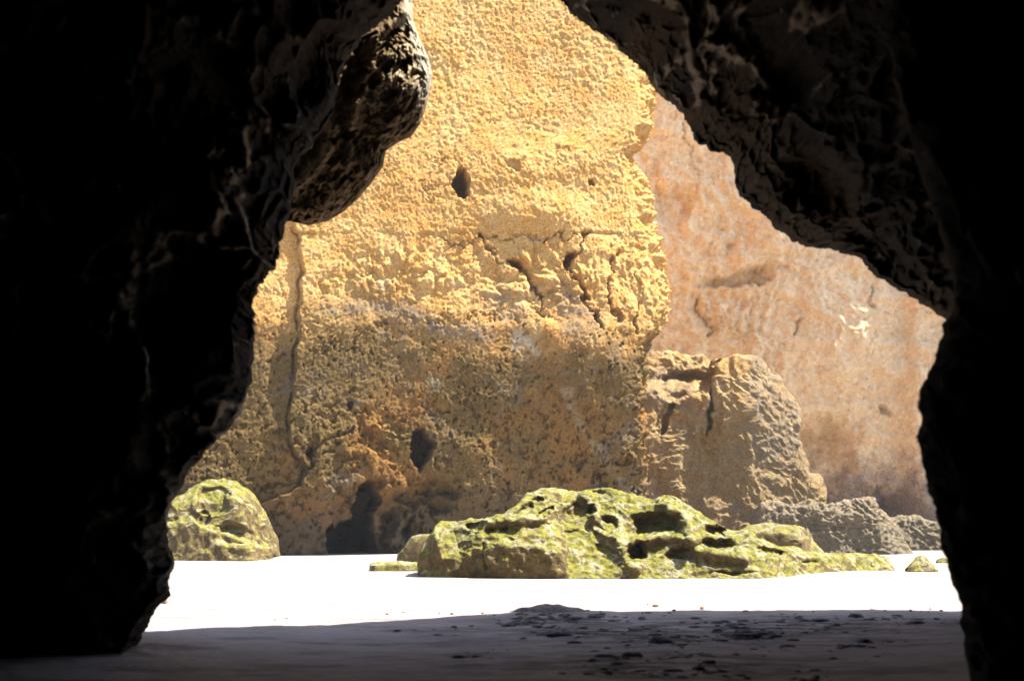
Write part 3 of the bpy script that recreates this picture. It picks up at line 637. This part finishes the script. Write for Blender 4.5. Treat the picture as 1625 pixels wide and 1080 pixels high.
# ------------------------------------------------------------------ stones and wrack on the sand
rng = np.random.default_rng(7)
def lump(name, mat, seed, n=14, flat=.5):
    th = np.linspace(0, 2 * math.pi, n * 2); ph = np.linspace(0, math.pi, n)[:, None]
    P = np.stack([np.cos(th)[None] * np.sin(ph), np.sin(th)[None] * np.sin(ph), np.cos(ph) * flat + 0 * th[None]], -1)
    k = 1 + .35 * noise(P, .9, seed) + .15 * noise(P, .4, seed + 1); k[:, -1] = k[:, 0]
    o = grid_mesh(name, P * k[..., None], mat); return o
protos = [lump("pebble", M_PEB, 10 + i, flat=.55) for i in range(4)]
used = [False] * 4
def pebble(px, py, w, group, label, hk=1.0, name=None):
    i = int(rng.integers(4)); x, y = ground_at(px, py); r = w * y / F_PX / 2
    if used[i]: o = protos[i].copy(); col.objects.link(o)
    else: o = protos[i]; used[i] = True
    o.location = (x, y, float(sand_z(x, y)) + r * .15); o.scale = (r, r * .8, r * hk); o.rotation_euler = (0, 0, float(rng.uniform(0, 6)))
    return tag(o, label, "pebble", group)
pebble(262, 953, 16, None, "pale stone at the foot of the left cave wall, on lit sand")
pebble(1040, 959, 12, None, "reddish stone on lit sand just right of the dark mound")
pebble(1028, 957, 5, None, "reddish speck of stone on lit sand next to the larger reddish stone")
pebble(1215, 941, 4, None, "single dark speck of stone out on the bright sand, right of centre")
pebble(1114, 963, 9, None, "tan upright stone at the shadow's edge, right of centre", 1.6)
pebble(1184, 966, 8, None, "small stone standing on the shadow's edge at the right")
for k in range(26):
    px = float(rng.uniform(430, 1000)) if k < 13 else float(rng.uniform(1000, 1510))
    pebble(px, float(np.interp(px, [250, 520, 850, 1520], [996, 975, 967, 967])) + float(rng.uniform(-4, 3)), float(rng.uniform(3, 8)), "pebbles along the shadow's edge", "small pebble in the row along the edge of the cave's shadow on the sand")

def wrack():
    """loose dark weed scraps scattered over the shaded sand"""
    V, Fc = [], []
    def bit(x, y, r, hh):
        zb = float(sand_z(x, y)); n = 9; b = len(V); a0 = rng.uniform(0, 6); kx = rng.uniform(1, 2.2)
        def rg(f, z): 
            for i in range(n): V.append((x + r * kx * f * rad[i] * math.cos(a0 + 6.283 * i / n), y + r * f * rad[i] * math.sin(a0 + 6.283 * i / n), zb + z * rng.uniform(.7, 1.3)))
        rad = rng.uniform(.55, 1.25, n)
        rg(1, -.03); rg(.9, hh * .35); rg(.55, hh * .85); V.append((x, y, zb + hh))
        for i in range(n):
            j = (i + 1) % n
            for q in (0, n): Fc.append((b + q + i, b + q + j, b + q + n + j, b + q + n + i))
            Fc.append((b + 2 * n + i, b + 2 * n + j, b + 3 * n))
    cl = [(860, 985, 90, 8, 70), (1080, 1010, 170, 14, 120), (1280, 985, 150, 10, 90), (960, 1000, 120, 8, 80), (1180, 1000, 60, 10, 90), (1050, 1040, 160, 12, 80), (1330, 1020, 120, 14, 60), (735, 1032, 34, 3, 40),
          (1000, 1060, 130, 10, 60), (1400, 980, 90, 8, 60), (1200, 1065, 200, 12, 60), (700, 990, 240, 12, 24), (1030, 978, 150, 6, 70), (870, 975, 110, 4, 60)]
    for cx, cy, sx, sy, n in cl:
        for _ in range(int(n * 2.2)):
            px, py = cx + rng.normal() * sx * .5, cy + rng.normal() * sy * .6
            if py < 970 or px > 1530 or rng.uniform() > .25 + 1.5 * math.sin(px * .031 + py * .09) * math.sin(px * .013 - py * .17): continue
            px += rng.normal() * 25; py = max(970, py + rng.normal() * 3)
            x, y = ground_at(px, py); r = abs(rng.normal()) ** 1.6 * .013 + .005; bit(x, y, r, r * .45)
    me = bpy.data.meshes.new("seaweed_scraps"); me.from_pydata(V, [], Fc); me.materials.append(M_WRACK); me.polygons.foreach_set('use_smooth', [True] * len(Fc)); me.update()
    o = bpy.data.objects.new("seaweed_scraps", me); col.objects.link(o); return tag(o, kind="stuff")
wrack()
def mound():
    n, m = 160, 50; x = np.linspace(-1, 1, n)[None]; y = np.linspace(-1, 1, m)[:, None]
    cx, cy = ground_at(872, 967)
    X = cx + x * .48 + 0 * y; Y = cy + y * .22 + 0 * x
    P = np.stack([X, Y, np.zeros_like(X)], -1)
    hh = np.clip(1 - x ** 2 - y ** 2, 0, 1) ** .8 * (1 + .5 * noise(P, .15, 3)); P[..., 2] = .075 * hh - .02 + sand_z(X, Y)
    return grid_mesh("seaweed_mound", P, M_WRACK)
tag(mound(), "flat dark heap of weed lying on the sand at the shadow's edge, near the centre", "seaweed")

# ------------------------------------------------------------------ spray hanging in the air of the cove
def haze():
    me = bpy.data.meshes.new("haze"); x0, x1, y0, y1, z0, z1 = -95, 95, -45, 145, -1.6, 32
    v = [(x, y, z) for x in (x0, x1) for y in (y0, y1) for z in (z0, z1)]
    me.from_pydata(v, [], [(0, 1, 3, 2), (4, 6, 7, 5), (0, 4, 5, 1), (2, 3, 7, 6), (0, 2, 6, 4), (1, 5, 7, 3)])
    m = bpy.data.materials.new("haze_air"); m.use_nodes = True; t = m.node_tree; t.nodes.remove(t.nodes["Principled BSDF"])
    p = t.nodes.new("ShaderNodeVolumePrincipled"); p.inputs["Density"].default_value = .0007; p.inputs["Color"].default_value = (.86, .9, 1, 1); p.inputs["Anisotropy"].default_value = .1
    t.links.new(p.outputs[0], t.nodes["Material Output"].inputs["Volume"]); me.materials.append(m)
    o = bpy.data.objects.new("haze", me); col.objects.link(o); tag(o, kind="stuff")
haze()
